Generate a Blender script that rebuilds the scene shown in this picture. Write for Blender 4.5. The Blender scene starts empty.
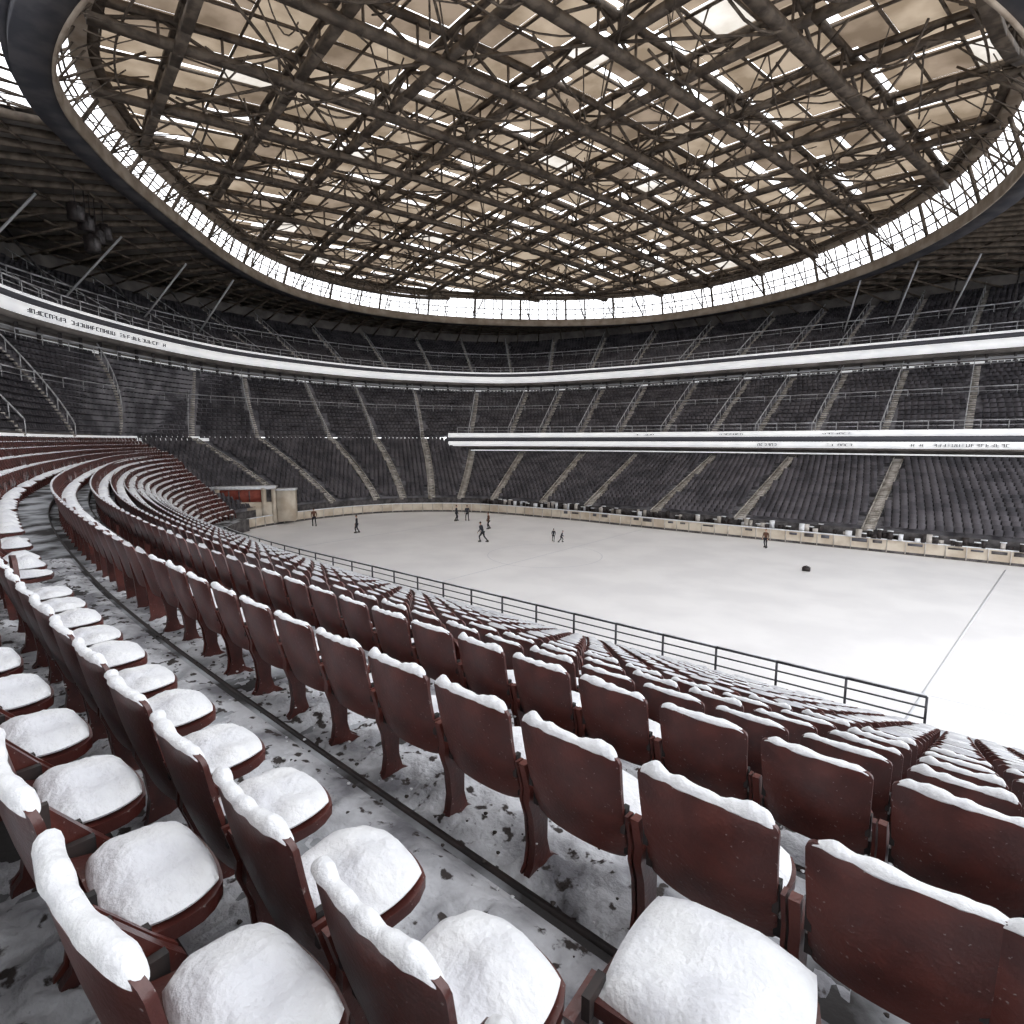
import bpy, math, random
import numpy as np
from mathutils import Vector, noise, Matrix
random.seed(7); rng=np.random.default_rng(7)
EYE=9.0
def W(u,v,z): return (-u,v,z+EYE)

# ---------------------------------------------------------------- materials
def mat(name,col,rough=.7,col2=None,scale=3.,bump=0.,bscale=None,emit=0,metal=0,spec=.3,thr=(.4,.6),detail=6,specks=None):
    m=bpy.data.materials.new(name); m.use_nodes=True
    nt=m.node_tree; b=nt.nodes['Principled BSDF']
    b.inputs['Base Color'].default_value=(*col,1); b.inputs['Roughness'].default_value=rough
    b.inputs['Metallic'].default_value=metal; b.inputs['Specular IOR Level'].default_value=spec
    tc=nt.nodes.new('ShaderNodeTexCoord')
    if col2:
        n=nt.nodes.new('ShaderNodeTexNoise'); n.inputs['Scale'].default_value=scale; n.inputs['Detail'].default_value=detail
        r=nt.nodes.new('ShaderNodeValToRGB'); r.color_ramp.elements[0].position=thr[0]; r.color_ramp.elements[1].position=thr[1]
        r.color_ramp.elements[0].color=(*col,1); r.color_ramp.elements[1].color=(*col2,1)
        nt.links.new(tc.outputs['Object'],n.inputs['Vector']); nt.links.new(n.outputs['Fac'],r.inputs['Fac'])
        out=r.outputs['Color']
        if specks:
            n3=nt.nodes.new('ShaderNodeTexNoise'); n3.inputs['Scale'].default_value=specks[0]; n3.inputs['Detail'].default_value=5
            r3=nt.nodes.new('ShaderNodeValToRGB'); r3.color_ramp.elements[0].position=specks[1]; r3.color_ramp.elements[1].position=specks[1]+.05
            mx=nt.nodes.new('ShaderNodeMixRGB'); mx.inputs['Color2'].default_value=(*specks[2],1)
            nt.links.new(tc.outputs['Object'],n3.inputs['Vector']); nt.links.new(n3.outputs['Fac'],r3.inputs['Fac'])
            nt.links.new(r3.outputs['Color'],mx.inputs['Fac']); nt.links.new(out,mx.inputs['Color1']); out=mx.outputs['Color']
        nt.links.new(out,b.inputs['Base Color'])
        if emit: nt.links.new(out,b.inputs['Emission Color'])
    if emit:
        if not col2: b.inputs['Emission Color'].default_value=(*col,1)
        b.inputs['Emission Strength'].default_value=emit
    if bump:
        n2=nt.nodes.new('ShaderNodeTexNoise'); n2.inputs['Scale'].default_value=bscale or scale*4; n2.inputs['Detail'].default_value=8
        bp=nt.nodes.new('ShaderNodeBump'); bp.inputs['Strength'].default_value=bump; bp.inputs['Distance'].default_value=.02
        nt.links.new(tc.outputs['Object'],n2.inputs['Vector']); nt.links.new(n2.outputs['Fac'],bp.inputs['Height'])
        nt.links.new(bp.outputs['Normal'],b.inputs['Normal'])
    return m
M_red=mat('seat_maroon_plastic',(.058,.015,.012),.32,(.105,.027,.020),6,.12,60,spec=.6,specks=(60.,.67,(.26,.22,.21)))
M_snow=mat('snow',(.70,.71,.745),.8,(.82,.83,.84),4,.45,45,spec=.2)
M_dark=mat('dark_iron',(.02,.018,.018),.5,(.04,.03,.028),8)
M_conc=mat('snowy_concrete',(.05,.047,.047),.9,(.50,.52,.55),1.3,.4,25,thr=(.42,.60),detail=10)
M_snowd=mat('trodden_snow',(.22,.22,.24),.85,(.70,.71,.74),2.6,.9,30,thr=(.36,.58),detail=12,specks=(11.,.58,(.06,.05,.047)))
M_dirt=mat('dirt',(.035,.028,.025),.9,(.07,.06,.055),30)
M_riser=mat('riser_concrete',(.06,.055,.055),.9,(.13,.12,.12),2,.3,20)
M_ice=mat('rink_snow_ice',(.82,.81,.815),.55,(.89,.88,.88),.25,.15,3)
M_iceline=mat('ice_line',(.66,.67,.70),.6)
M_cream=mat('board_cream',(.48,.40,.31),.6,(.64,.57,.47),.8)
M_fterr=mat('far_terrace',(.10,.096,.105),.95,(.26,.25,.265),.6,detail=10)
M_fseat=mat('far_seat',(.062,.059,.067),.7,(.125,.116,.128),.5)  # far seats lightened: distance haze is put into their colour
M_fseat2=mat('far_seat_frosted',(.13,.13,.14),.8,(.27,.27,.285),.8)
M_stair=mat('stair_concrete',(.34,.31,.27),.9,(.58,.54,.50),1.)
M_white=mat('fascia_white_glow',(.80,.81,.83),.6,(.92,.92,.92),.7,emit=.5)  # slight emission added so the white fascia bands look bright
M_glyph=mat('ribbon_marks',(.10,.10,.115),.6)
M_steel=mat('roof_steel',(.075,.058,.045),.7,(.15,.118,.09),1.5)  # steel lightened as a substitute for haze under the roof
M_ring=mat('ring_concrete',(.28,.22,.165),.85,(.40,.33,.26),.8)
M_beamd=mat('ring_beam_dark',(.05,.05,.058),.8,(.09,.085,.09),.6)
M_soff=mat('soffit',(.12,.108,.10),.9,(.20,.18,.165),.5)  # soffit tone raised to stand in for hazy air
M_rail=mat('rail_metal',(.05,.05,.055),.4,(.09,.09,.1),5,metal=.6)
M_lrail=mat('light_rail',(.48,.48,.49),.5)
M_redw=mat('red_wall',(.16,.03,.02),.7,(.24,.06,.04),2)
M_jacket=mat('jacket_cloth',(.02,.022,.03),.9,(.04,.04,.05),20)
M_brown=mat('jacket_brown',(.10,.05,.03),.9,(.14,.07,.05),20)
M_trs=mat('trouser_cloth',(.015,.015,.02),.9,(.03,.03,.035),20)
M_skin=mat('skin',(.5,.3,.22),.6)
M_hair=mat('hair',(.03,.02,.015),.8)
def roofmat(name,c1,c2,tr):
    m=bpy.data.materials.new(name); m.use_nodes=True; nt=m.node_tree; nt.nodes.clear()
    o=nt.nodes.new('ShaderNodeOutputMaterial'); d=nt.nodes.new('ShaderNodeBsdfDiffuse'); t=nt.nodes.new('ShaderNodeBsdfTranslucent')
    x=nt.nodes.new('ShaderNodeMixShader'); x.inputs[0].default_value=tr
    tc=nt.nodes.new('ShaderNodeTexCoord'); n=nt.nodes.new('ShaderNodeTexNoise'); n.inputs['Scale'].default_value=.35; n.inputs['Detail'].default_value=8
    r=nt.nodes.new('ShaderNodeValToRGB'); r.color_ramp.elements[0].position=.38; r.color_ramp.elements[1].position=.62
    r.color_ramp.elements[0].color=(*c1,1); r.color_ramp.elements[1].color=(*c2,1)
    L=nt.links.new; L(tc.outputs['Object'],n.inputs['Vector']); L(n.outputs['Fac'],r.inputs['Fac'])
    L(r.outputs['Color'],d.inputs['Color']); L(r.outputs['Color'],t.inputs['Color'])
    L(d.outputs[0],x.inputs[1]); L(t.outputs[0],x.inputs[2]); L(x.outputs[0],o.inputs['Surface'])
    return m
M_panA=roofmat('roof_panel_tan',(.25,.19,.13),(.42,.335,.245),.42)
M_panB=roofmat('roof_panel_brown',(.175,.13,.09),(.31,.24,.175),.40)
M_panC=roofmat('roof_panel_pale',(.52,.47,.40),(.70,.66,.60),.55)

# ---------------------------------------------------------------- mesh builder (quads only)
class MB:
    def __init__(s): s.V=[];s.F=[];s.M=[];s.n=0
    def add(s,v,f,m):
        v=np.asarray(v,float).reshape(-1,3); f=np.asarray(f,int).reshape(-1,4)
        s.V.append(v); s.F.append(f+s.n); s.n+=len(v)
        s.M.append(np.full(len(f),m) if np.isscalar(m) else np.asarray(m))
    def grid(s,P,m,closed_i=False):
        P=np.asarray(P,float); a,b=P.shape[:2]
        idx=np.arange(a*b).reshape(a,b)
        if closed_i: idx=np.vstack([idx,idx[:1]])
        f=np.stack([idx[:-1,:-1],idx[1:,:-1],idx[1:,1:],idx[:-1,1:]],-1).reshape(-1,4)
        s.add(P.reshape(-1,3),f,m)
    def shell(s,A,B,m):
        A=np.asarray(A,float);B=np.asarray(B,float);a,b=A.shape[:2];n=a*b
        ix=np.arange(n).reshape(a,b)
        f=[np.stack([ix[:-1,:-1],ix[1:,:-1],ix[1:,1:],ix[:-1,1:]],-1).reshape(-1,4)]
        f.append(f[0][:,::-1]+n)
        loop=np.concatenate([ix[0,:-1],ix[:-1,-1],ix[-1,:0:-1],ix[:0:-1,0]])
        l2=np.roll(loop,-1)
        f.append(np.stack([loop,l2,l2+n,loop+n],-1))
        s.add(np.concatenate([A.reshape(-1,3),B.reshape(-1,3)]),np.concatenate(f),m)
    BF=np.array([[0,1,3,2],[4,6,7,5],[0,4,5,1],[2,3,7,6],[0,2,6,4],[1,5,7,3]])
    def box(s,c,h,m,ax=None):
        c=np.array(c,float); ax=np.eye(3) if ax is None else np.asarray(ax,float)
        v=[c+i*h[0]*ax[0]+j*h[1]*ax[1]+k*h[2]*ax[2] for i in(-1,1) for j in(-1,1) for k in(-1,1)]
        s.add(v,s.BF,m)
    def beam(s,p,q,w,h,m):
        p=np.array(p,float);q=np.array(q,float);d=q-p;L=np.linalg.norm(d)
        if L<1e-6:return
        d/=L; up=np.array([0,0,1.]) if abs(d[2])<.95 else np.array([1.,0,0])
        x=np.cross(d,up);x/=np.linalg.norm(x);z=np.cross(x,d)
        s.box((p+q)/2,(L/2,w/2,h/2),m,(d,x,z))
    def build(s,name,mats,smooth=None,parent=None):
        V=np.concatenate(s.V);F=np.concatenate(s.F);Mi=np.concatenate(s.M)
        me=bpy.data.meshes.new(name); me.vertices.add(len(V)); me.vertices.foreach_set('co',V.ravel().astype(np.float32))
        me.loops.add(len(F)*4); me.loops.foreach_set('vertex_index',F.ravel().astype(np.int32))
        me.polygons.add(len(F)); me.polygons.foreach_set('loop_start',(np.arange(len(F))*4).astype(np.int32))
        me.polygons.foreach_set('material_index',Mi.astype(np.int32))
        me.update(calc_edges=True)
        for m in mats: me.materials.append(m)
        if smooth is not None:
            me.polygons.foreach_set('use_smooth',np.ones(len(F),bool)); me.set_sharp_from_angle(angle=math.radians(smooth))
        o=bpy.data.objects.new(name,me); bpy.context.scene.collection.objects.link(o)
        if parent: o.parent=parent
        return o
    def arrays(s): return np.concatenate(s.V),np.concatenate(s.F),np.concatenate(s.M)

# ---------------------------------------------------------------- plan curves
def A_(l): return np.array(l,float)
F_=A_([(-30,16.6),(-12,16.6),(0,16.6),(10,16.6),(23,16.6),(38,16.7),(50,18.8),(57.5,25),(59.5,35),(57.5,44),(50,51),(38,53.5),(25,54),(0,54),(-30,54)])
N_=A_([(-30,1.87),(-12,1.87),(0,1.87),(10,2.37),(22,4.3),(38,8.97),(54,15),(66,22.5),(70,35)])
dirs=N_-F_[:9]; dirs/=np.linalg.norm(dirs,axis=1)[:,None]
LT=np.vstack([N_[:8]+5.2*dirs[:8],A_([(71,35),(68,51),(57.5,63.5),(42,69.5),(25,71),(0,71),(-30,71)])])
MBt=LT.copy(); MBt[10:]-=A_([(.8,1.2),(.4,1.6),(0,1.6),(0,1.6),(0,1.6)])
MT=np.vstack([A_([(-30,-14),(-12,-14),(0,-14),(12,-12),(28,-7),(45,0),(61,9.5),(74,27)]),A_([(78,42),(76.5,60),(66,77),(46,82.5),(25,83),(0,83),(-30,83)])])
cen=A_((30,40))
def inset(C,d):
    D=C-cen; return C-D/np.linalg.norm(D,axis=1)[:,None]*d
UB=inset(MT,1.6)
UT=np.vstack([A_([(-30,-28),(-12,-28),(0,-27),(18,-24),(38,-19),(56,-10),(73,2),(87,22)]),A_([(92,42),(90,66),(77,88),(50,97),(25,98),(0,98),(-30,98)])])
def cr(C,t):
    t=np.asarray(t,float); C=np.asarray(C); n=len(C)
    i=np.clip(np.floor(t).astype(int),0,n-2); f=(t-i)[...,None]
    p=lambda k:C[np.clip(k,0,n-1)]
    p0,p1,p2,p3=p(i-1),p(i),p(i+1),p(i+2)
    return .5*(2*p1+(p2-p0)*f+(2*p0-5*p1+4*p2-p3)*f*f+(3*p1-p0-3*p2+p3)*f**3)
def P3(uv,z):
    z=np.broadcast_to(z,uv.shape[:-1]); return np.stack([-uv[...,0],uv[...,1],z+EYE],-1)
def along(C,t0,t1,step):
    t=np.linspace(t0,t1,3000); p=cr(C,t); s=np.r_[0,np.cumsum(np.linalg.norm(np.diff(p,axis=0),axis=1))]
    return np.interp(np.arange(0,s[-1],step),s,t)
def frame(C,ts):
    p=cr(C,ts); e=1e-3; q=cr(C,np.minimum(ts+e,len(C)-1.0001))-cr(C,ts-e)
    q/=np.linalg.norm(q,axis=-1)[...,None]; return p,q
def t_at_u(C,u):
    t=np.linspace(1.5,4,4000); return float(np.interp(u,cr(C,t)[:,0],t))

# ---------------------------------------------------------------- seat
def seat_template(hi,seed=0,tip=False,snowamt=1.0,back=True,pandepth=.40,psnow=None):
    psnow=snowamt if psnow is None else psnow
    r=np.random.default_rng(seed); mb=MB()
    na,nb=(13,14) if hi else (4,4)
    def back_pt(a,b,off):
        h=.50; w=.248*(.94+.06*b); z=b*h; rt=.042; rb=.04
        if z>h-rt: w-=rt-math.sqrt(max(0,rt*rt-(z-(h-rt))**2))
        if z<rb: w-=rb-math.sqrt(max(0,rb*rb-(rb-z)**2))
        x=a*w; y=-.02-.125*b+.026*(x/.23)**2+.014*math.sin(b*math.pi)*-1
        return (x,y+off*(1-.5*abs(a)**6),.36+z)
    bs=[0,.02,.05,.09,.2,.35,.5,.65,.78,.88,.93,.965,.99,1.] if hi else [0,.1,.92,1.]
    As=np.linspace(-1,1,na)
    if back: mb.shell([[back_pt(a,b,.016) for b in bs] for a in As],[[back_pt(a,b,-.018) for b in bs] for a in As],0)
    wide=1. if back else 1.18
    pa=np.linspace(-1,1,9 if hi else 3); pb=np.linspace(0,1,9 if hi else 3)
    ang=math.radians(84 if tip else -3); ca,sa=math.cos(ang),math.sin(ang)
    if tip: wide=.93; pandepth=min(pandepth,.33)
    def pan(a,b,z):
        w=wide*.215*(1-.10*max(0,b-.75)/.25*abs(a)**2-(.07 if b>.95 else 0)); y=b*pandepth*(1-.10*a*a); zz=z-.02*math.sin(b*math.pi)
        return (a*w,.0+y*ca-zz*sa,.42+y*sa+zz*ca)
    mb.shell([[pan(a,b,.018) for b in pb] for a in pa],[[pan(a,b,-.022) for b in pb] for a in pa],0)
    ph=r.uniform(0,9,4)
    if back:
        ni,nj=(40,12) if hi else (5,4); G=[]
        for i in range(ni):
            a=-math.cos(math.pi*i/(ni-1)) if hi else -1+2*i/(ni-1)
            k=max(0,1-abs(a)**14)**.5
            lump=1+.20*math.sin(a*4+ph[0])+.12*math.sin(a*9+ph[1])+ (.55*noise.noise(Vector((a*5,seed*3.1,0))) if hi else 0)
            lump=max(.3,lump)
            cz=.86-.022*max(0,(abs(a)-.72)/.28)**2.2
            y0=-.145+.026*(a)**2
            row=[]
            for j in range(nj):
                th=2*math.pi*j/nj; c,s=math.cos(th),math.sin(th)
                rz=(.023*snowamt if s>0 else .010)*k*lump
                row.append((a*.234,y0+.004+c*.024*k*(.6+.4*lump),cz+s*rz))
            G.append(row)
        mb.grid(np.swapaxes(np.array(G),0,1),1,closed_i=True)
    if not tip:
        n=19 if hi else 4; A=[];B=[]
        sq_=.34 if back else .16
        for a in np.linspace(-1,1,n):
            ra=[];rb=[]
            for b in np.linspace(-1,1,n):
                x=wide*.207*a*math.sqrt(1-sq_*b*b); y=pandepth*(.49+.48*b*math.sqrt(1-sq_*a*a))
                e=max(0,(1-abs(a)**4))**.5*max(0,(1-abs(b)**4))**.5
                hgt=(.044+.008*math.sin(3*a+ph[1])+.008*math.sin(4*b+ph[2]))*e*psnow
                if hi: hgt+=e*(.020*noise.noise(Vector((a*1.7+seed*7,b*1.7,seed)))+.009*noise.noise(Vector((a*5+seed*7,b*5,seed))))
                ra.append((x,y,.433+hgt)); rb.append((x*.98,y,.425))
            A.append(ra);B.append(rb)
        mb.shell(A,B,1)
    zs=[0,.03,.06,.15,.30,.40,.46,.60] if hi else [0,.05,.40,.6]
    if not back: zs=zs[:-2]
    def leg(z,k,x):
        c=np.interp(z,[0,.05,.3,.42,.6],[.07,.05,.04,.03,-.06]); hd=np.interp(z,[0,.03,.08,.3,.42,.47,.6],[.12,.10,.042,.055,.085,.045,.022])
        return (x,c+k*hd,z)
    ks=(-1,-.3,.3,1) if hi else (-1,1)
    mb.shell([[leg(z,k,-.290) for z in zs] for k in ks],[[leg(z,k,-.256) for z in zs] for k in ks],0)
    if hi:
        mb.shell([[leg(z,k,.252) for z in zs] for k in ks],[[leg(z,k,.266) for z in zs] for k in ks],0)
        mb.box((0,.03,.40),(.245,.018,.018),2)
        for sx in(-.235,.235):
            mb.box((sx,.02,.43),(.012,.045,.035),2)
            if back: mb.box((sx,-.045,.56),(.010,.016,.055),2)
    return mb
MATS=[M_red,M_snow,M_dark]
hi_mesh=[]
for s,(tip,am,bk,pd,ps) in enumerate([(False,1.,True,.40,1.1),(False,1.3,True,.40,1.3),(False,.75,True,.40,.8),(True,1.,True,.33,1),(False,1.1,True,.40,1.),(False,1.,False,.46,1.5),(False,1.2,True,.28,.9)]):
    o=seat_template(True,s,tip,am,bk,pd,ps).build('stadium_seat_mesh',MATS,smooth=40); hi_mesh.append(o.data); bpy.data.objects.remove(o)
lo=[seat_template(False,s,tip,am).arrays() for s,(tip,am) in enumerate([(False,2.),(False,1.6),(True,1.8),(False,2.1),(False,.9),(True,.9),(True,.7)])]

rows=[]  # (curve, floor z rel eye, tmin)
offZ=np.array([1.56,1.56,1.56,2.0,2.1,2.1,2.1,2.1,2.1]); 
for j in (3,2,1):
    rows.append((N_+(2.15+.92*j)*dirs,-1.60+.33*j,2.55+.05*j))
CZ=N_+offZ[:,None]*dirs
rows.append((CZ,-1.60,t_at_u(CZ,1.08)))
offA=np.array([1.13,1.13,1.13,1.18,1.2,1.2,1.2,1.2,1.2])
CA=N_+offA[:,None]*dirs
rows.append((CA,-1.87,t_at_u(CA,.36)))
for k in range(17):
    f=0 if k==0 else (1.12+(k-1)*(14.73-1.12)/15)/14.73
    rows.append((N_*(1-f)+F_[:9]*f,-2.04-(0 if k==0 else .32+(k-1)*(5.77-.32)/15),1.25))
T1=7.0
big=MB(); nhi=0; seats=[]
for ri,(C,z,t0) in enumerate(rows):
    ts=along(C,t0,T1-.02,.575 if ri<6 else .565)
    if ri==5:
        tm=t_at_u(C,.07)
        tt=along(C,tm,T1-.02,.565); t2=np.linspace(t_at_u(C,-7),tm,14); ts=np.concatenate([t2[:-1],tt])
    p,q=frame(C,ts)
    for (u,v),(tu,tv),t in zip(p,q,ts):
        X=np.array([-tu,tv,0.]); Y=np.cross([0,0,1.],X)
        cdir=np.array([-30-(-u),36-v,0.]); 
        if np.dot(Y,cdir)<0: X=-X; Y=-Y
        seats.append((np.array(W(u,v,z)),X,Y,ri,math.hypot(u,v),u))
def put(mesh,pos,rz):
    o=bpy.data.objects.new('stadium_seat',mesh); bpy.context.scene.collection.objects.link(o)
    o.location=pos; o.rotation_euler=(0,0,rz)
for pos,X,Y,ri,d,u in seats:
    jit=rng.uniform(-.02,.02,2)
    if d<7.0:
        k=int(rng.choice([0,1,2,4])) if (rng.random()>.25 or ri<=5) else 3
        if ri==3: k=6
        put(hi_mesh[k],pos,math.atan2(X[1],X[0])+jit[0]*1.5); nhi+=1
    else:
        sel=[4,5,6,2,1,4] if u<9+rng.uniform(-4,6) else [0,1,3,0,2]
        V,Fq,Mq=lo[int(rng.choice(sel))]
        v=pos+V[:,:1]*X+V[:,1:2]*Y+V[:,2:]*np.array([0,0,1.])
        big.add(v,Fq,Mq)
put(hi_mesh[5],W(.43,1.12,-1.87),.06)
big.build('stadium_seat_rows',MATS,smooth=50)

# terraces near block
T=np.linspace(.6,T1,260)
ter=MB(); D9=cr(dirs,T); D9/=np.linalg.norm(D9,axis=1)[:,None]
EO=.26
edges=[]
for i,(C,z,_) in enumerate(rows): edges.append(cr(C,T)+EO*D9)
for i,(C,z,_) in enumerate(rows):
    e0=edges[i] if i>0 else edges[0]+1.0*D9
    e1=edges[i+1] if i+1<len(rows) else cr(F_[:9],T)-1.9*D9
    ter.grid([P3(e0,z),P3(e1,z)],0)
    z2=rows[i+1][1] if i+1<len(rows) else -9.05
    ter.grid([P3(e1,z),P3(e1,z2)],1)
    if i+1<len(rows):
        a=P3(e1+.0*D9,z+.012); b=P3(e1-.03*D9,z+.012); c=P3(e1-.03*D9,z-.05); dd=P3(e1,z-.05)
        ter.grid([a,b,c,dd],2,closed_i=True)
ter.build('near_terrace',[M_conc,M_riser,M_dark])
sn=MB(); Tf=np.linspace(1.93,3.1,560); Df=cr(dirs,Tf); Df/=np.linalg.norm(Df,axis=1)[:,None]
for i in range(3,11):
    z=rows[i][1]; e0=cr(rows[i][0],Tf)+(EO-.01)*Df; e1=cr(rows[i+1][0],Tf)+(EO+.035)*Df
    nw=28; G=np.zeros((nw,len(Tf),3))
    for a in range(nw):
        f=a/(nw-1); uv=e0*(1-f)+e1*f
        for b in range(len(Tf)):
            x,y=uv[b]
            n=noise.noise(Vector((x*1.6,y*1.6,i*3.)))*.5+noise.noise(Vector((x*5,y*5,i)))*.36+noise.noise(Vector((x*17,y*17,i)))*.26
            hgt=.018+.10*n+.03*abs(2*f-1)**3
            ed=min(1,(1-f)*8, f*8+.5)
            hgt=hgt*ed
            if hgt<.0: hgt=-.015
            G[a,b]=(-x,y,z+EYE+hgt)
    sn.grid(G,0)
sn.build('snow_cover',[M_snowd],smooth=60)
cl=MB()
for _ in range(700):
    i=random.choice([3,4,4,4,5,5,6]); t=random.uniform(1.95,2.6); f=random.random()**.7
    e0=cr(rows[i][0],np.array([t]))[0]; e1=cr(rows[i+1][0],np.array([t]))[0]; uv=e0*(1-f)+e1*f
    s=random.uniform(.003,.013); dz=rows[i][1]+.02
    th=np.linspace(0,2*math.pi,7)[:-1]; G=[]
    cx,cy,cz=W(uv[0],uv[1],dz)
    for ph in (0.05,.8,1.57,2.4,3.1): G.append([(cx+s*math.sin(ph)*math.cos(a)*(1+.3*math.sin(3*a+i)),cy+s*math.sin(ph)*math.sin(a),cz+s*.6*math.cos(ph)) for a in list(th)+[0]])
    cl.grid(G,0 if random.random()<.6 else 1)
cl.build('dirt_debris',[M_dirt,M_snow],smooth=80)

# railing
rl=MB(); RC=F_[:9]-1.62*dirs
ts=along(RC,2.06,5.75,1.9); p=cr(RC,ts)
for a in range(len(p)):
    rl.beam(W(*p[a],-7.85),W(*p[a],-6.88),.06,.06,0)
    if a+1<len(p):
        for hh,w in((-6.88,.07),(-7.18,.04),(-7.5,.04)): rl.beam(W(*p[a],hh),W(*p[a+1],hh),w,w,0)
        rl.beam(W(*p[a],-6.835),W(*p[a+1],-6.835),.05,.02,1)
rl.build('front_railing',[M_rail,M_snow])

# ---------------------------------------------------------------- ice
ic=MB(); Tn=np.linspace(0,14,300)
E=cr(F_,Tn)
mid=np.stack([np.minimum(E[:,0],56),35+0*E[:,0]],-1)
ic.grid([P3(E,-9.0),P3(mid,-9.0)],0)
ic.build('ice_rink',[M_ice])
il=MB()
def strip(p,q,w): 
    il.beam(W(*p,-8.994),W(*q,-8.994),w,.004,0)
strip((1.5,19),(-1.8,51.5),.09); strip((26,19),(26,51.5),.06); strip((44,20),(44,51),.06); strip((-12,24),(53,24),.04)
ca=np.linspace(0,2*math.pi,60)
for a in range(59): strip((26+4.5*math.cos(ca[a]),35+4.5*math.sin(ca[a])),(26+4.5*math.cos(ca[a+1]),35+4.5*math.sin(ca[a+1])),.04)
il.build('rink_markings',[M_iceline])

bd=MB(); Tb=np.linspace(6.9,14,360)
BCi=inset(F_,1.3)
a=cr(BCi,Tb); b=cr(inset(F_,1.15),Tb)
bd.grid([P3(a,-9.02),P3(a,-7.95),P3(a,-7.9),P3(b,-7.9),P3(b,-9.02)],0)
bd.grid([P3(cr(inset(F_,1.33),Tb),-8.98),P3(cr(inset(F_,1.33),Tb),-8.78)],2)
bd.grid([P3(cr(inset(F_,1.37),Tb),-7.95),P3(cr(inset(F_,1.37),Tb),-7.87),P3(cr(inset(F_,1.1),Tb),-7.87),P3(cr(inset(F_,1.1),Tb),-7.95)],1)
c=cr(F_,Tb); bd.grid([P3(c,-9.02),P3(c,-7.3)],2)
ts=along(BCi,7,14,1.25); p,q=frame(BCi,ts)
for (u,v),(tu,tv),t in zip(p,q,ts):
    ax=[(-tu,tv,0),(tv,tu,0),(0,0,1)]
    bd.box(W(u,v,-8.45),(.035,.06,.5),4,ax)
    if random.random()<.6 and t>11:
        bd.box(W(u+tu*.6,v+tv*.6,-8.15),(random.uniform(.2,.55),.04,random.uniform(.06,.18)),random.choice([3,2,2,2]),ax)
bd.build('rink_boards',[M_cream,M_snow,M_riser,M_glyph,M_stair])
bn=MB(); 
ts=along(F_,10.2,14,.36); p,q=frame(F_,ts)
for (u,v),(tu,tv),t in zip(p,q,ts):
    if random.random()<.85:
        ax=[(-tu,tv,0),(tv,tu,0),(0,0,1)]
        zc=random.uniform(.12,.36)
        bn.box(W(u,v-random.uniform(.2,.7),-7.9+zc),(random.uniform(.08,.24),.15,zc),random.choice([0,0,0,0,1,2]),ax)
        if random.random()<.4: bn.box(W(u,v-random.uniform(.2,.7),-7.9+zc*2+.02),(.2,.14,.03),1,ax)
bn.build('bench_clutter',[M_dark,M_snow,M_stair])

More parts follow.
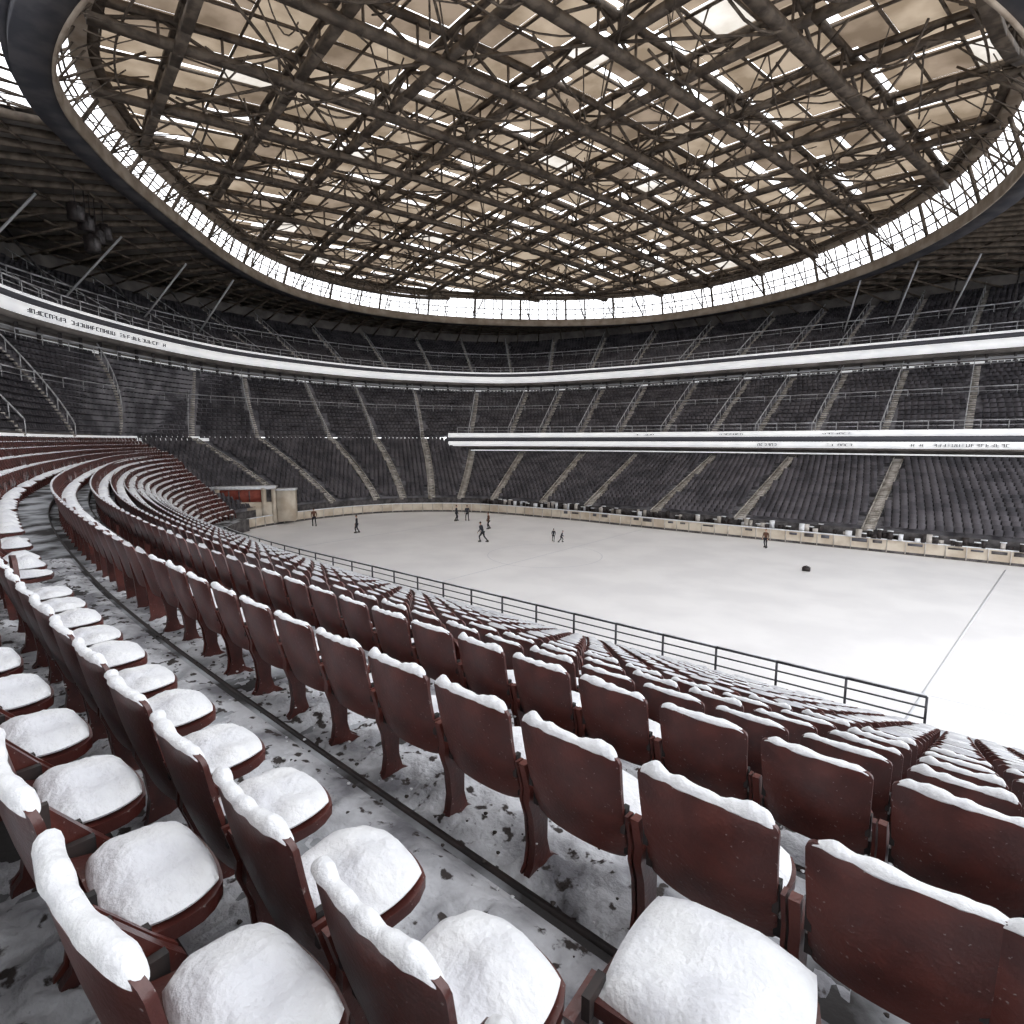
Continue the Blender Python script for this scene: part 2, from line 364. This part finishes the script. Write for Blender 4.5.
# ---------------------------------------------------------------- far tiers
def tier(name,Cb,Ct,t0,t1,nr,zb,zt,aisles,seat_h=.8,rail=False,aw=.55,skew=(0,0)):
    T=np.linspace(t0,t1,int((t1-t0)*34)); ter=MB(); st=MB(); se=MB()
    zb_=zb(T) if callable(zb) else zb+0*T; zt_=zt(T) if callable(zt) else zt+0*T
    def Z(f,b,t): return b+(t-b)*f
    e=lambda f:cr(Cb,T)*(1-f)+cr(Ct,T)*f
    ev=lambda fn,t: float((fn(t) if callable(fn) else fn+0*t)[0]) 
    aisles=np.array(aisles)
    fade=np.interp(aisles,[9.0,10.2],[1,0])
    for k in range(nr):
        f0,f1=k/nr,(k+1)/nr; z0=Z(f0,zb_,zt_); z1=Z(f1,zb_,zt_)
        ter.grid([P3(e(f0),z0),P3(e(f1),z0)],0); ter.grid([P3(e(f1),z0),P3(e(f1),z1)],0)
        C=Cb*(1-f0-.55/nr)+Ct*(f0+.55/nr)
        ak=aisles-(skew[0]+skew[1]*f0)*fade; ak1=aisles-(skew[0]+skew[1]*f1)*fade
        ts=along(C,t0,t1,.58); p,q=frame(C,ts)
        da=np.min(np.abs(ts[:,None]-ak[None,:]),axis=1)
        zb2=zb(ts) if callable(zb) else zb+0*ts; zt2=zt(ts) if callable(zt) else zt+0*ts
        zz=Z(f0,zb2,zt2)
        e2=np.linalg.norm(cr(C,np.minimum(ts+.01,t1))-cr(C,ts-.01),axis=1)/.02
        keep=(da*e2)>(aw+.3)
        X=np.stack([-q[:,0],q[:,1],0*q[:,0]],-1); Y=np.stack([-X[:,1],X[:,0],0*X[:,0]],-1)
        cd=np.stack([-30+p[:,0],36-p[:,1],0*p[:,0]],-1); sg=np.sign(np.sum(Y*cd,1))[:,None]; Y=Y*sg; X=X*sg
        B=P3(p,zz)
        tv_=np.array([(-.24,-.14,seat_h),(.24,-.14,seat_h),(.24,-.02,.36),(-.24,-.02,.36),(.24,.36,.45),(-.24,.36,.45),(-.24,-.20,seat_h),(.24,-.20,seat_h),(.24,-.07,.33),(-.24,-.07,.33),(.22,.36,.40),(-.22,.36,.40)])
        ff=np.array([[0,1,2,3],[3,2,4,5],[6,7,1,0],[7,6,9,8],[5,4,10,11],[6,0,3,9],[1,7,8,2]])
        for i in np.nonzero(keep)[0]:
            se.add(B[i]+tv_[:,:1]*X[i]+tv_[:,1:2]*Y[i]+tv_[:,2:]*np.array([0,0,1.]),ff,[0,0,1 if rng.random()<.6 else 0,0,0,0,0])
        for ta,tb in zip(ak,ak1):
            if not(t0<tb and ta<t1): continue
            ta=np.array([ta]);tb=np.array([tb]); za=Z(f0,ev(zb,ta),ev(zt,ta)); zn=Z(f1,ev(zb,tb),ev(zt,tb))
            A=cr(Cb,ta)[0]*(1-f0)+cr(Ct,ta)[0]*f0; Bp=cr(Cb,tb)[0]*(1-f1)+cr(Ct,tb)[0]*f1
            d=Bp-A; L=np.linalg.norm(d); d/=L; n=np.array([d[1],-d[0]])
            ax=[(-d[0],d[1],0),(-n[0],n[1],0),(0,0,1)]
            for hstep in (0,1):
                c=A+d*L*(.25+.5*hstep); zt__=za+(zn-za)*(.5*hstep)+.06
                st.box(W(c[0],c[1],zt__-.06),(L*.26,aw,.09),0,ax)
            if rail:
                c=A+n*aw; c2=Bp+n*aw
                st.beam(W(*c,za+1.0),W(*c2,zn+1.0),.09,.09,1)
                if k%2==0: st.beam(W(*c,za),W(*c,za+1.0),.06,.06,1)
            elif aw>.4:
                for sg_ in(-1,1):
                    c=A+n*aw*sg_; c2=Bp+n*aw*sg_; st.beam(W(*c,za+.12),W(*c2,zn+.12),.08,.1,0)
    par=bpy.data.objects.new(name,None); bpy.context.scene.collection.objects.link(par)
    ter.build('terrace',[M_fterr],parent=par); se.build('seats',[M_fseat,M_fseat2],parent=par)
    if st.n: st.build('stairs',[M_stair,M_lrail],parent=par)
    return par
zLt=lambda t: np.interp(t,[7,9.5,9.9,14],[.3,.3,-1.9,-1.9])
a_low=[7.75,8.25,8.85,9.2,9.55,9.9,10.3,10.85,11.35,11.95,12.35,12.75,13.15,13.5]
a_mid=[5.3,5.9,6.5,7.1,7.75,8.25,8.85,9.2,9.55,9.9,10.2,10.5,10.85,11.2,11.6,11.95,12.2,12.45,12.7,12.95,13.2,13.5]
a_up=[5.3,5.8,6.2,6.6,7.0,7.35,7.75,8.15,8.55,8.95,9.35,9.7,10.05,10.4,10.75,11.1,11.5,11.9,12.2,12.45,12.7,12.95,13.2,13.5]
tier('lower_stand',F_,LT,7.0,14,20,-7.4,zLt,a_low,aw=.42,skew=(0,.30))
tier('middle_stand',MBt,MT,4.3,14,15,lambda t:np.interp(t,[4,9.5,9.9,14],[.4,.4,.8,.8]),8.4,a_mid,rail=True,aw=.3,skew=(.30,.35))
tier('upper_stand',UB,UT,4.6,14,17,11.0,19.4,a_up,rail=True,aw=.22)

# fascias, concourse walls
fa=MB()
def band(C,t0,t1,z0,z1,m,th=.3,n=300):
    T=np.linspace(t0,t1,n); a=cr(C,T); b=cr(inset(C,-th),T)
    fa.grid([P3(a,z0),P3(a,z1),P3(b,z1),P3(b,z0)],m,closed_i=True)
MBi=inset(MBt,.25)
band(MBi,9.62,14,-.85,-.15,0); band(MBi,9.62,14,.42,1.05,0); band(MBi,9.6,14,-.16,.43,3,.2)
band(MBi,9.6,14,-1.05,-.84,2,.35)
UBi=inset(UB,.2)
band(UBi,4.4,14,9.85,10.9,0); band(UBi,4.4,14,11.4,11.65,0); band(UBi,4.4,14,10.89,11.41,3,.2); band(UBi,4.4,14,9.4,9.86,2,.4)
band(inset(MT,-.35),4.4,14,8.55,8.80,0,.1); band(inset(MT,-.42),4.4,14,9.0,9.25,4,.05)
T=np.linspace(4.3,14,300)
fa.grid([P3(cr(UB,T),9.6),P3(cr(inset(MT,-.8),T),9.6)],2)
fa.grid([P3(cr(inset(MT,-.5),T),8.0),P3(cr(inset(MT,-.5),T),11.0)],2)
T=np.linspace(9.6,14,200)
fa.grid([P3(cr(MBt,T),-.9),P3(cr(inset(LT,-.8),T),-.9)],2)
fa.grid([P3(cr(inset(LT,-.4),T),-2.2),P3(cr(inset(LT,-.4),T),.8)],2)
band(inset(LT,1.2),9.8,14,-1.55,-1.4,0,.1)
Tw=np.linspace(0,7.1,200); fa.grid([P3(cr(MBt,Tw),-1.2),P3(cr(MBt,Tw),.6)],2)
band(inset(MBt,.1),4.4,7.6,-.35,.45,0,.15)
def letters(C,z,t0,t1,hh,step,dens):
    ts=along(C,t0,t1,step); p,q=frame(C,ts); on=True
    for i,((u,v),(tu,tv)) in enumerate(zip(p,q)):
        if i%7==0: on=random.random()<dens
        if not on or random.random()<.15: continue
        ax=[(-tu,tv,0),(tv,tu,0),(0,0,1)]; w=step*.30
        for k in random.sample(range(5),3):
            du,dz,a,b=[(-w,0,.16*w+.015,hh),(w,0,.16*w+.015,hh),(0,hh*.85,w,hh*.15),(0,0,w,hh*.15),(0,-hh*.85,w,hh*.15)][k]
            fa.box(W(u+tu*du,v+tv*du,z+dz),(a,.03,b),3,ax)
letters(inset(MBt,.29),-.50,12.2,14,.15,.36,.75); letters(inset(MBt,.29),.73,11.,14,.10,.4,.3)
letters(inset(UB,.24),10.38,6.0,7.0,.18,.5,.5); letters(inset(UB,.24),10.38,12.5,14,.14,.5,.2)
letters(inset(MBt,.14),.05,4.5,7.5,.22,.5,.8)
ts=along(MT,4.5,14,2.4); p,q=frame(inset(MT,.2),ts)
for (u,v),(tu,tv) in zip(p,q): fa.beam(W(u,v,8.4),W(u,v,9.7),.25,.25,1)
def railrun(C,t0,t1,sp,z,h,w=1.):
    ts=along(C,t0,t1,sp); p=cr(C,ts)
    for (u,v) in p: fa.beam(W(u,v,z),W(u,v,z+h),.06,.06,4)
    for a in range(len(p)-1):
        fa.beam(W(*p[a],z+h),W(*p[a+1],z+h),.09*w,.09*w,4); fa.beam(W(*p[a],z+h*.5),W(*p[a+1],z+h*.5),.05,.05,4)
railrun(UBi,4.5,14,2.2,11.6,.9); railrun(MBi,9.7,14,2.0,1.0,.9); railrun(inset(MT,.9),4.5,14,3.,8.0,.9,1.3)
railrun(UB*.55+UT*.45,4.7,14,2.6,11+8.4*.45,1.1,1.4); railrun(MBt*.5+MT*.5,4.7,14,3.,.7+7.8*.5,.9)
# raking struts carrying the canopy edge
C1=UB*.62+UT*.38; C2=UB*.95+UT*.05
for t in list(np.arange(5.6,7.6,.45))+list(np.arange(12.4,14,.22)):
    a=cr(C1,np.array([t]))[0]; b=cr(C2,np.array([t+.12]))[0]; a2=cr(UB*.2+UT*.8,np.array([t]))[0]
    fa.beam(W(*a,11+8.4*.38),W(*b,20.6),.16,.16,4); fa.beam(W(*a,11+8.4*.38),W(*a2,21.2),.18,.18,1)
fa.build('tier_fascia',[M_white,M_riser,M_soff,M_glyph,M_lrail])

# entrance block at the near end corner
vb=MB()
A0=np.array([61.6,24.2]); B0=np.array([56.6,30.6]); dv=(B0-A0)/np.linalg.norm(B0-A0); nv=np.array([dv[1],-dv[0]])
def wbox(s,h0,h1,hl,hd,m,off=0):
    c=A0+dv*s+nv*off; vb.box(W(c[0],c[1],(h0+h1)/2),(hl,hd,(h1-h0)/2),m,[(-dv[0],dv[1],0),(-nv[0],nv[1],0),(0,0,1)])
wbox(3.2,-8.6,-5.0,3.4,.6,2,.7)
wbox(3.0,-5.15,-4.85,3.6,.8,3,.5); wbox(3.0,-6.5,-5.2,2.3,.12,1,-.05); wbox(3.0,-8.6,-6.5,3.4,.15,0,-.1)
for s in(0.,.9,5.4,6.4): wbox(s,-8.6,-5.0,.22,.2,0,-.1)
wbox(7.6,-8.6,-5.3,.9,.8,0,.4); wbox(7.6,-5.3,-5.15,1.0,.9,3,.4); wbox(-1.6,-8.6,-5.2,1.1,.5,3,.4)
for s in(2.0,3.0,4.0): wbox(s,-6.4,-5.3,.05,.05,2,-.2)
vb.build('vomitory_entrance',[M_cream,M_redw,M_riser,M_snow])

# ---------------------------------------------------------------- roof
CX,CY=-38.,49.5
def gf(a):
    a=np.asarray(a,float); c=np.cos(a); s=np.sin(a)
    w=np.clip(-c*3,0,1); k=np.where(s<0,.088,.055)
    d=np.angle(np.exp(1j*(a-math.radians(-80))))
    return 1-k*np.sin(2*a)**2*w+.025*np.exp(-(d/.4)**2)
def zlift(a):
    d=np.angle(np.exp(1j*(np.asarray(a,float)-math.radians(-125)))); return 1.7*np.exp(-(d/1.0)**2)
def zz_(z,a): return z+zlift(a)*np.clip((23.6-z)/3.,0,1)
def circ(R,z,n=240):
    a=np.linspace(0,2*math.pi,n); g=gf(a); return np.stack([CX+R*g*np.cos(a),CY+R*g*np.sin(a),zz_(z,a)+EYE],-1)
def fR(R,z,a):
    g=float(gf(a)); return (CX+R*g*math.cos(a),CY+R*g*math.sin(a),float(zz_(z,a))+EYE)
rg=MB()
def ringbox(R0,R1,z0,z1,m): rg.grid([circ(R0,z0),circ(R0,z1),circ(R1,z1),circ(R1,z0)],m,closed_i=True)
ringbox(39.4,41.2,19.5,20.3,1); ringbox(39.2,39.4,19.4,20.5,0); ringbox(41.0,41.5,20.2,20.8,1)
ringbox(37.6,38.5,23.5,24.3,0); ringbox(37.0,37.6,24.0,24.3,2)
ringbox(38.8,38.92,22.0,22.12,2); ringbox(39.0,39.12,21.2,21.3,2); ringbox(36.2,36.32,23.3,23.42,2)
n=150
for i in range(n):
    a=2*math.pi*i/n; a2=2*math.pi*(i+1)/n; f=fR
    w=.10 if i%5 else .24
    rg.beam(f(39.3,20.4,a),f(38.2,23.7,a),w,w,2)
    if i%3==0:
        rg.beam(f(39.3,20.5,a),f(37.2,24.1,a2),.09,.09,2); rg.beam(f(41.2,20.6,a),f(38.4,24.1,a),.12,.12,2)
        rg.beam(f(36.3,23.4,a),f(38,23.8,a2),.08,.08,2)
    if i%6==0:
        rg.beam(f(39.4,20.4,a),f(34.5,24.8,a+.03),.12,.12,2); rg.beam(f(39.4,20.4,a),f(34.5,24.8,a-.05),.08,.08,2)
for i in range(150):
    a=random.uniform(0,6.28); b=a+random.uniform(-.12,.12)
    r0,r1=random.uniform(38,41),random.uniform(33,38)
    P0=np.array(fR(r0,20.6,a));P1=np.array(fR(r1,23.8,b));Pm=(P0+P1)/2-np.array([0,0,random.uniform(-.6,.6)])
    rg.beam(P0,Pm,.06,.06,2); rg.beam(Pm,P1,.06,.06,2)
rg.build('roof_ring_drum',[M_ring,M_beamd,M_steel])

G1=np.array([-.983,.182]); G2=np.array([.182,.983])
def RMAX(p,q):
    x=p*G1[0]+q*G2[0]; y=p*G1[1]+q*G2[1]; return 37.9*float(gf(math.atan2(y,x)))
def RZ(r): return 24.4+2.8*max(0,1-(r/38.)**2)+EYE
def RP(p,q,dz=0):
    r=math.hypot(p,q); rm=RMAX(p,q)
    if r>rm: p*=rm/r;q*=rm/r;r=rm
    x=CX+p*G1[0]+q*G2[0]; y=CY+p*G1[1]+q*G2[1]; return (x,y,RZ(r)+dz)
pn=MB(); sp,sq=2.6667,3.5
for i in range(-16,17):
    rowlight=random.random()
    for j in range(-13,14):
        p0=-5.4+sp*i; q0=-26.8+28+sq*j
        pc,qc=p0+sp/2,q0+sq/2
        if math.hypot(pc,qc)>RMAX(pc,qc)+1.8: continue
        def quad(a,b,c,d,m,dz=0): pn.add([RP(a,b,dz),RP(c,b,dz),RP(c,d,dz),RP(a,d,dz)],[[0,1,2,3]],m)
        r=random.random(); pr=.52 if rowlight>.5 else .2
        m=0 if random.random()<.6 else 1
        if r<pr:
            g=random.uniform(.3,.8)
            quad(p0,q0,p0+sp-g,q0+sq,m,random.uniform(0,.12))
            if random.random()<.35: quad(p0+sp-g,q0,p0+sp,q0+sq*random.uniform(.3,.7),m)
        elif r<pr+.05: quad(p0,q0,p0+sp,q0+sq,2)
        else: quad(p0,q0,p0+sp,q0+sq,m,random.uniform(0,.12))
pn.build('roof_panels',[M_panA,M_panB,M_panC])

tr=MB()
def ends(along_p,c):
    out=[]
    for sg in(-1,1):
        s=0
        while s<42:
            p,q=(s*sg,c) if along_p else (c,s*sg)
            if math.hypot(p,q)>RMAX(p,q): break
            s+=.25
        out.append(sg*s)
    return out
def lineP(along_p,c,s,dz): return RP(s,c,dz) if along_p else RP(c,s,dz)
def girder(along_p,c,depth,cw,webw):
    a0,b0=ends(along_p,c)
    if b0-a0<6:return
    n=max(4,int((b0-a0)/3.6)); n+=n%2; S=np.linspace(a0,b0,n+1)
    dep=lambda s:depth*(.45+.55*max(0,1-((2*s-a0-b0)/(b0-a0))**2))
    for a in range(n):
        s0,s1=S[a],S[a+1]
        tr.beam(lineP(along_p,c,s0,-.35),lineP(along_p,c,s1,-.35),cw*.6,.3,0)
        tr.beam(lineP(along_p,c,s0,-.35-dep(s0)),lineP(along_p,c,s1,-.35-dep(s1)),cw,.4,0)
        if a%2==0: tr.beam(lineP(along_p,c,s0,-.35-dep(s0)),lineP(along_p,c,s1,-.35),webw,webw,0)
        else: tr.beam(lineP(along_p,c,s0,-.35),lineP(along_p,c,s1,-.35-dep(s1)),webw,webw,0)
        tr.beam(lineP(along_p,c,s0,-.35-dep(s0)),lineP(along_p,c,s0,-.3),webw*.8,webw*.8,0)
for k in range(-4,6): girder(False,-5.4+8*k,2.3,.66,.16)
for k in range(-2,10): girder(True,-26.8+7*k,1.5,.58,.14)
for i in range(-16,18):
    c=-5.4+sp*i; a0,b0=ends(False,c)
    if b0-a0<3: continue
    S=np.linspace(a0,b0,max(3,int((b0-a0)/4)))
    for a in range(len(S)-1): tr.beam(lineP(False,c,S[a],-.12),lineP(False,c,S[a+1],-.12),.13,.16,0)
for j in range(-14,15):
    c=1.2+sq*j; a0,b0=ends(True,c)
    if b0-a0<3: continue
    S=np.linspace(a0,b0,max(3,int((b0-a0)/4)))
    for a in range(len(S)-1): tr.beam(lineP(True,c,S[a],-.18),lineP(True,c,S[a+1],-.18),.11,.16,0)
for k in range(-4,5):
    for j in range(-2,9):
        p0=-5.4+8*k;q0=-26.8+7*j
        if max(math.hypot(p0,q0),math.hypot(p0+8,q0+7),math.hypot(p0,q0+7),math.hypot(p0+8,q0))<37:
            if (k+j)%2==0: tr.beam(RP(p0,q0,-1.8),RP(p0+8,q0+7,-1.8),.14,.14,0)
            else: tr.beam(RP(p0+8,q0,-1.8),RP(p0,q0+7,-1.8),.14,.14,0)
            if random.random()<.7:
                tr.beam(RP(p0,q0,-2.1),RP(p0+4,q0+3.5,-.3),.09,.09,0); tr.beam(RP(p0+8,q0+7,-2.1),RP(p0+4,q0+3.5,-.3),.09,.09,0)
def sag(P0,P1,s,w,n=7):
    P0=np.array(P0);P1=np.array(P1);pts=[P0+(P1-P0)*t-np.array([0,0,4*s*t*(1-t)]) for t in np.linspace(0,1,n)]
    for a in range(n-1): tr.beam(pts[a],pts[a+1],w,w,0)
for _ in range(330):
    a=random.uniform(0,6.28); r=36*math.sqrt(random.random()); p,q=r*math.cos(a),r*math.sin(a)
    b=random.uniform(0,6.28); l=random.uniform(2.5,11); p2,q2=p+l*math.cos(b),q+l*math.sin(b)
    if math.hypot(p2,q2)<34: sag(RP(p,q,-1.5),RP(p2,q2,-1.5),random.uniform(.2,1.8),random.choice([.06,.08,.12]))
tr.build('roof_trusses',[M_steel])

# canopy over upper stands, plus an added near-side sky block
cp=MB(); OUT=np.vstack([UT,A_([(-36,82),(-37,60),(-36,40)])]); OUT[4]=(38,-19)
def canopy(t0,t1,R):
    T=np.linspace(t0,t1,int((t1-t0)*25)); o=cr(OUT,T); ox=np.stack([-o[:,0],o[:,1]],-1)
    d=ox-np.array([CX,CY]); L=np.linalg.norm(d,axis=1)[:,None]; aa=np.arctan2(d[:,1],d[:,0]); g=gf(aa)[:,None]; inn=np.array([CX,CY])+d/L*R*g
    z0=(20.6+zlift(aa)*.95)[:,None]+EYE; z1=z0*0+21.6+EYE
    Gd=[]
    for f in np.linspace(0,1,7): xy=inn*(1-f)+ox*f; Gd.append(np.concatenate([xy,z0*(1-f)+z1*f],1))
    cp.grid(Gd,0); cp.grid([g_+np.array([0,0,.35]) for g_ in Gd],0)
    cp.grid([np.concatenate([ox,z1-2.6],1),np.concatenate([ox,z1],1)],0)
    for i in range(0,len(T),4):
        a=np.array([*inn[i],z0[i,0]-.25]); b=np.array([*ox[i],z1[i,0]-.35]); cp.beam(a,b,.3,.5,1)
        c=a+(b-a)*.45; cp.beam(c+np.array([0,0,-.1]),np.array([*ox[i],EYE+19.2]),.18,.18,1)
    for f in (.15,.35,.55,.75,.95):
        xy=inn*(1-f)+ox*f; zz=(z0*(1-f)+z1*f)[:,0]-.5
        for i in range(0,len(T)-3,3): cp.beam((*xy[i],zz[i]),(*xy[i+3],zz[i+3]),.16,.16,1)
canopy(5.15,17,41.3); canopy(0,5.2,51)  # second run: unseen, added behind the camera to keep sky light off the foreground
cp.build('canopy_roof_and_sky_block',[M_soff,M_steel])
lt=MB(); f=fR
for i in range(30):
    a=math.radians(-115+i*2.2); a2=a+math.radians(2.2)
    lt.beam(f(41.4,20.5,a),f(51,21.2,a),.12,.12,0); lt.beam(f(41.4,20.5,a),f(51,21.2,a2),.06,.06,0); lt.beam(f(41.4,20.5,a2),f(51,21.2,a),.05,.05,0)
    for R in(43.5,46,48.5,51): lt.beam(f(R,20.5+(R-42)/12,a),f(R,20.5+(R-42)/12,a2),.10,.10,0)
lt.build('outer_ring_lattice',[M_steel])
sk=MB()
for i,(du,dz) in enumerate([(0,0),(1.3,-.5),(2.4,.2),(-1.2,.3),(.6,-1.5)]):
    c=np.array(W(61+du,15.5+du*.8,18.6+dz)); sk.box(c,(.45,.4,.65),0,[(.8,.6,.0),(-.6,.8,.0),(0,0,1)]); sk.box(c+np.array([0,0,.72]),(.3,.3,.06),0)
    sk.box(c+np.array([.38,.30,-.1]),(.05,.32,.5),1,[(.8,.6,.0),(-.6,.8,.0),(0,0,1)]); sk.beam(c,c+np.array([0,0,2.6-dz]),.07,.07,0)
sk.build('loudspeaker_cluster',[M_dark,M_riser])

# ---------------------------------------------------------------- people
def person(u,v,head,z=-9.0,pose='stand',jm=None,h=1.75):
    jm=jm or M_jacket
    par=bpy.data.objects.new('ice_skater',None); bpy.context.scene.collection.objects.link(par)
    par.location=W(u,v,z); par.rotation_euler=(0,0,head); s=h/1.75; par.scale=(s,s,s)
    st=.16 if pose=='stand' else .38; L=.0 if pose=='stand' else .22
    def skin(name,pts,edges,rad,m,root=0):
        me=bpy.data.meshes.new(name); me.from_pydata(pts,edges,[]); o=bpy.data.objects.new(name,me)
        bpy.context.scene.collection.objects.link(o); o.parent=par
        o.modifiers.new('skin','SKIN'); 
        for i,r in enumerate(rad): me.skin_vertices[0].data[i].radius=(r,r*.85)
        me.skin_vertices[0].data[root].use_root=True
        sb=o.modifiers.new('sub','SUBSURF'); sb.levels=1; sb.render_levels=2; me.materials.append(m)
        return o
    kz=.50
    skin('trousers',[(0,0,.93),(-.10,0,.86),(-.13,st*.6+.05,kz),(-.14,st*.5,.12),(.10,0,.86),(.12,-st*.3+.06,kz),(.13,-st-.02,.13)],
         [(0,1),(1,2),(2,3),(0,4),(4,5),(5,6)],[.14,.11,.075,.055,.11,.075,.055],M_trs)
    skin('jacket',[(0,0,.92),(0,L*.3,1.12),(0,L*.8,1.35),(0,L,1.47),(-.19,L*.9,1.40),(-.25,L*.7-.03,1.13),(-.24,L+.12,.92),(.19,L*.9,1.40),(.26,L*.7-.02,1.13),(.23,L+.14,.94)],
         [(0,1),(1,2),(2,3),(2,4),(4,5),(5,6),(2,7),(7,8),(8,9)],[.15,.14,.16,.06,.075,.055,.04,.075,.055,.04],jm)
    for sx,hand in((-1,(-.24,L+.12,.92)),(1,(.23,L+.14,.94))):
        x,y,z0=hand; pts=[(x,y,z0),(x,y+.03,z0-.07)];ed=[(0,1)];rd=[.028,.035]
        for i in range(4):
            b=len(pts); pts+=[(x-.03+.02*i,y+.045,z0-.12),(x-.03+.02*i,y+.035,z0-.16+.006*abs(i-1))]; ed+=[(1,b),(b,b+1)]; rd+=[.010,.008]
        b=len(pts); pts+=[(x-sx*.05,y+.06,z0-.08)]; ed+=[(1,b)]; rd+=[.011]
        skin('hand',pts,ed,rd,M_skin)
    skin('neck',[(0,L,1.44),(0,L+.01,1.56)],[(0,1)],[.055,.055],M_skin)
    bpy.ops.mesh.primitive_uv_sphere_add(segments=20,ring_count=14,radius=1); hd=bpy.context.object; hd.name='head'
    for vv in hd.data.vertices:
        x,y,zz=vv.co; k=1-.18*max(0,-zz); vv.co=(x*.078*k,y*.098*k+(.018 if (y>.85 and abs(x)<.3 and -.25<zz<.1) else 0),zz*.122)
    hd.location=(0,L+.03,1.655); hd.parent=par; hd.data.materials.append(M_skin)
    for p_ in hd.data.polygons:p_.use_smooth=True
    hb=MB()
    th=np.linspace(0,2*math.pi,17); phv=np.linspace(.02,1.75,8)
    hb.grid([[(.085*math.sin(p_)*math.cos(t),L+.022+.103*math.sin(p_)*math.sin(t)*(1 if math.sin(t)<0 else max(.55,1-.5*(p_>1.1))),1.665+.13*math.cos(p_)) for t in th] for p_ in phv],0)
    hb.build('hair',[M_hair],smooth=60,parent=par)
    eb=MB()
    for sx in(-1,1):
        eb.box((sx*.03,L+.122,1.66),(.011,.006,.007),0); eb.box((sx*.079,L+.03,1.65),(.008,.02,.03),1)
    eb.box((0,L+.118,1.595),(.024,.006,.006),0); eb.build('face_features',[M_hair,M_skin],parent=par)
    sk=MB()
    for x,y in((-.14,st*.5),(.13,-st-.02)):
        sk.box((x,y+.05,.075),(.05,.14,.045),0); sk.box((x,y,.13),(.05,.065,.06),0); sk.box((x,y+.05,.015),(.006,.15,.015),1)
    sk.build('skates',[M_dark,M_lrail],parent=par)
person(53.6,31.4,1.2,jm=M_brown,h=1.9)
person(46.4,31.7,2.4,h=1.75)
person(44.8,43.7,-.6,h=1.8)
person(33.6,36.0,1.8,pose='stride',h=1.8)
person(38.2,41.8,2.6,jm=M_brown,h=1.7)
person(28.9,40.2,.5,pose='stride',h=1.15)
person(28.2,40.4,-1.,pose='stride',h=1.05)
person(13.5,49.3,3.,h=1.6,jm=M_brown)
person(44.0,44.6,1.0,h=1.75)
bg=MB(); bg.box(W(8.8,42.2,-8.85),(.24,.13,.13),0); bg.box(W(8.8,42.2,-8.70),(.18,.09,.04),0); bg.beam(W(8.65,42.2,-8.7),W(8.8,42.2,-8.6),.03,.03,0); bg.beam(W(8.95,42.2,-8.7),W(8.8,42.2,-8.6),.03,.03,0)
bg.build('sports_bag',[M_dark])

# ---------------------------------------------------------------- ground, world, camera
gr=MB(); gr.add([(-300,-200,-.4),(300,-200,-.4),(300,300,-.4),(-300,300,-.4)],[[0,1,2,3]],0); gr.build('snowy_ground',[M_snow])
w=bpy.data.worlds.new('overcast_sky'); bpy.context.scene.world=w; w.use_nodes=True
bgn=w.node_tree.nodes['Background']; bgn.inputs[0].default_value=(.95,.965,1,1); bgn.inputs[1].default_value=2.85
cam=bpy.data.cameras.new('camera'); co=bpy.data.objects.new('camera',cam); bpy.context.scene.collection.objects.link(co)
co.location=(0,0,EYE); co.rotation_euler=(math.radians(90-7.3),0,math.radians(40)); cam.lens=560/1024*36; cam.sensor_width=36; cam.clip_start=.02; cam.clip_end=1000
bpy.context.scene.camera=co
vs=bpy.context.scene.view_settings; vs.view_transform='Standard'; vs.look='None'; vs.exposure=0
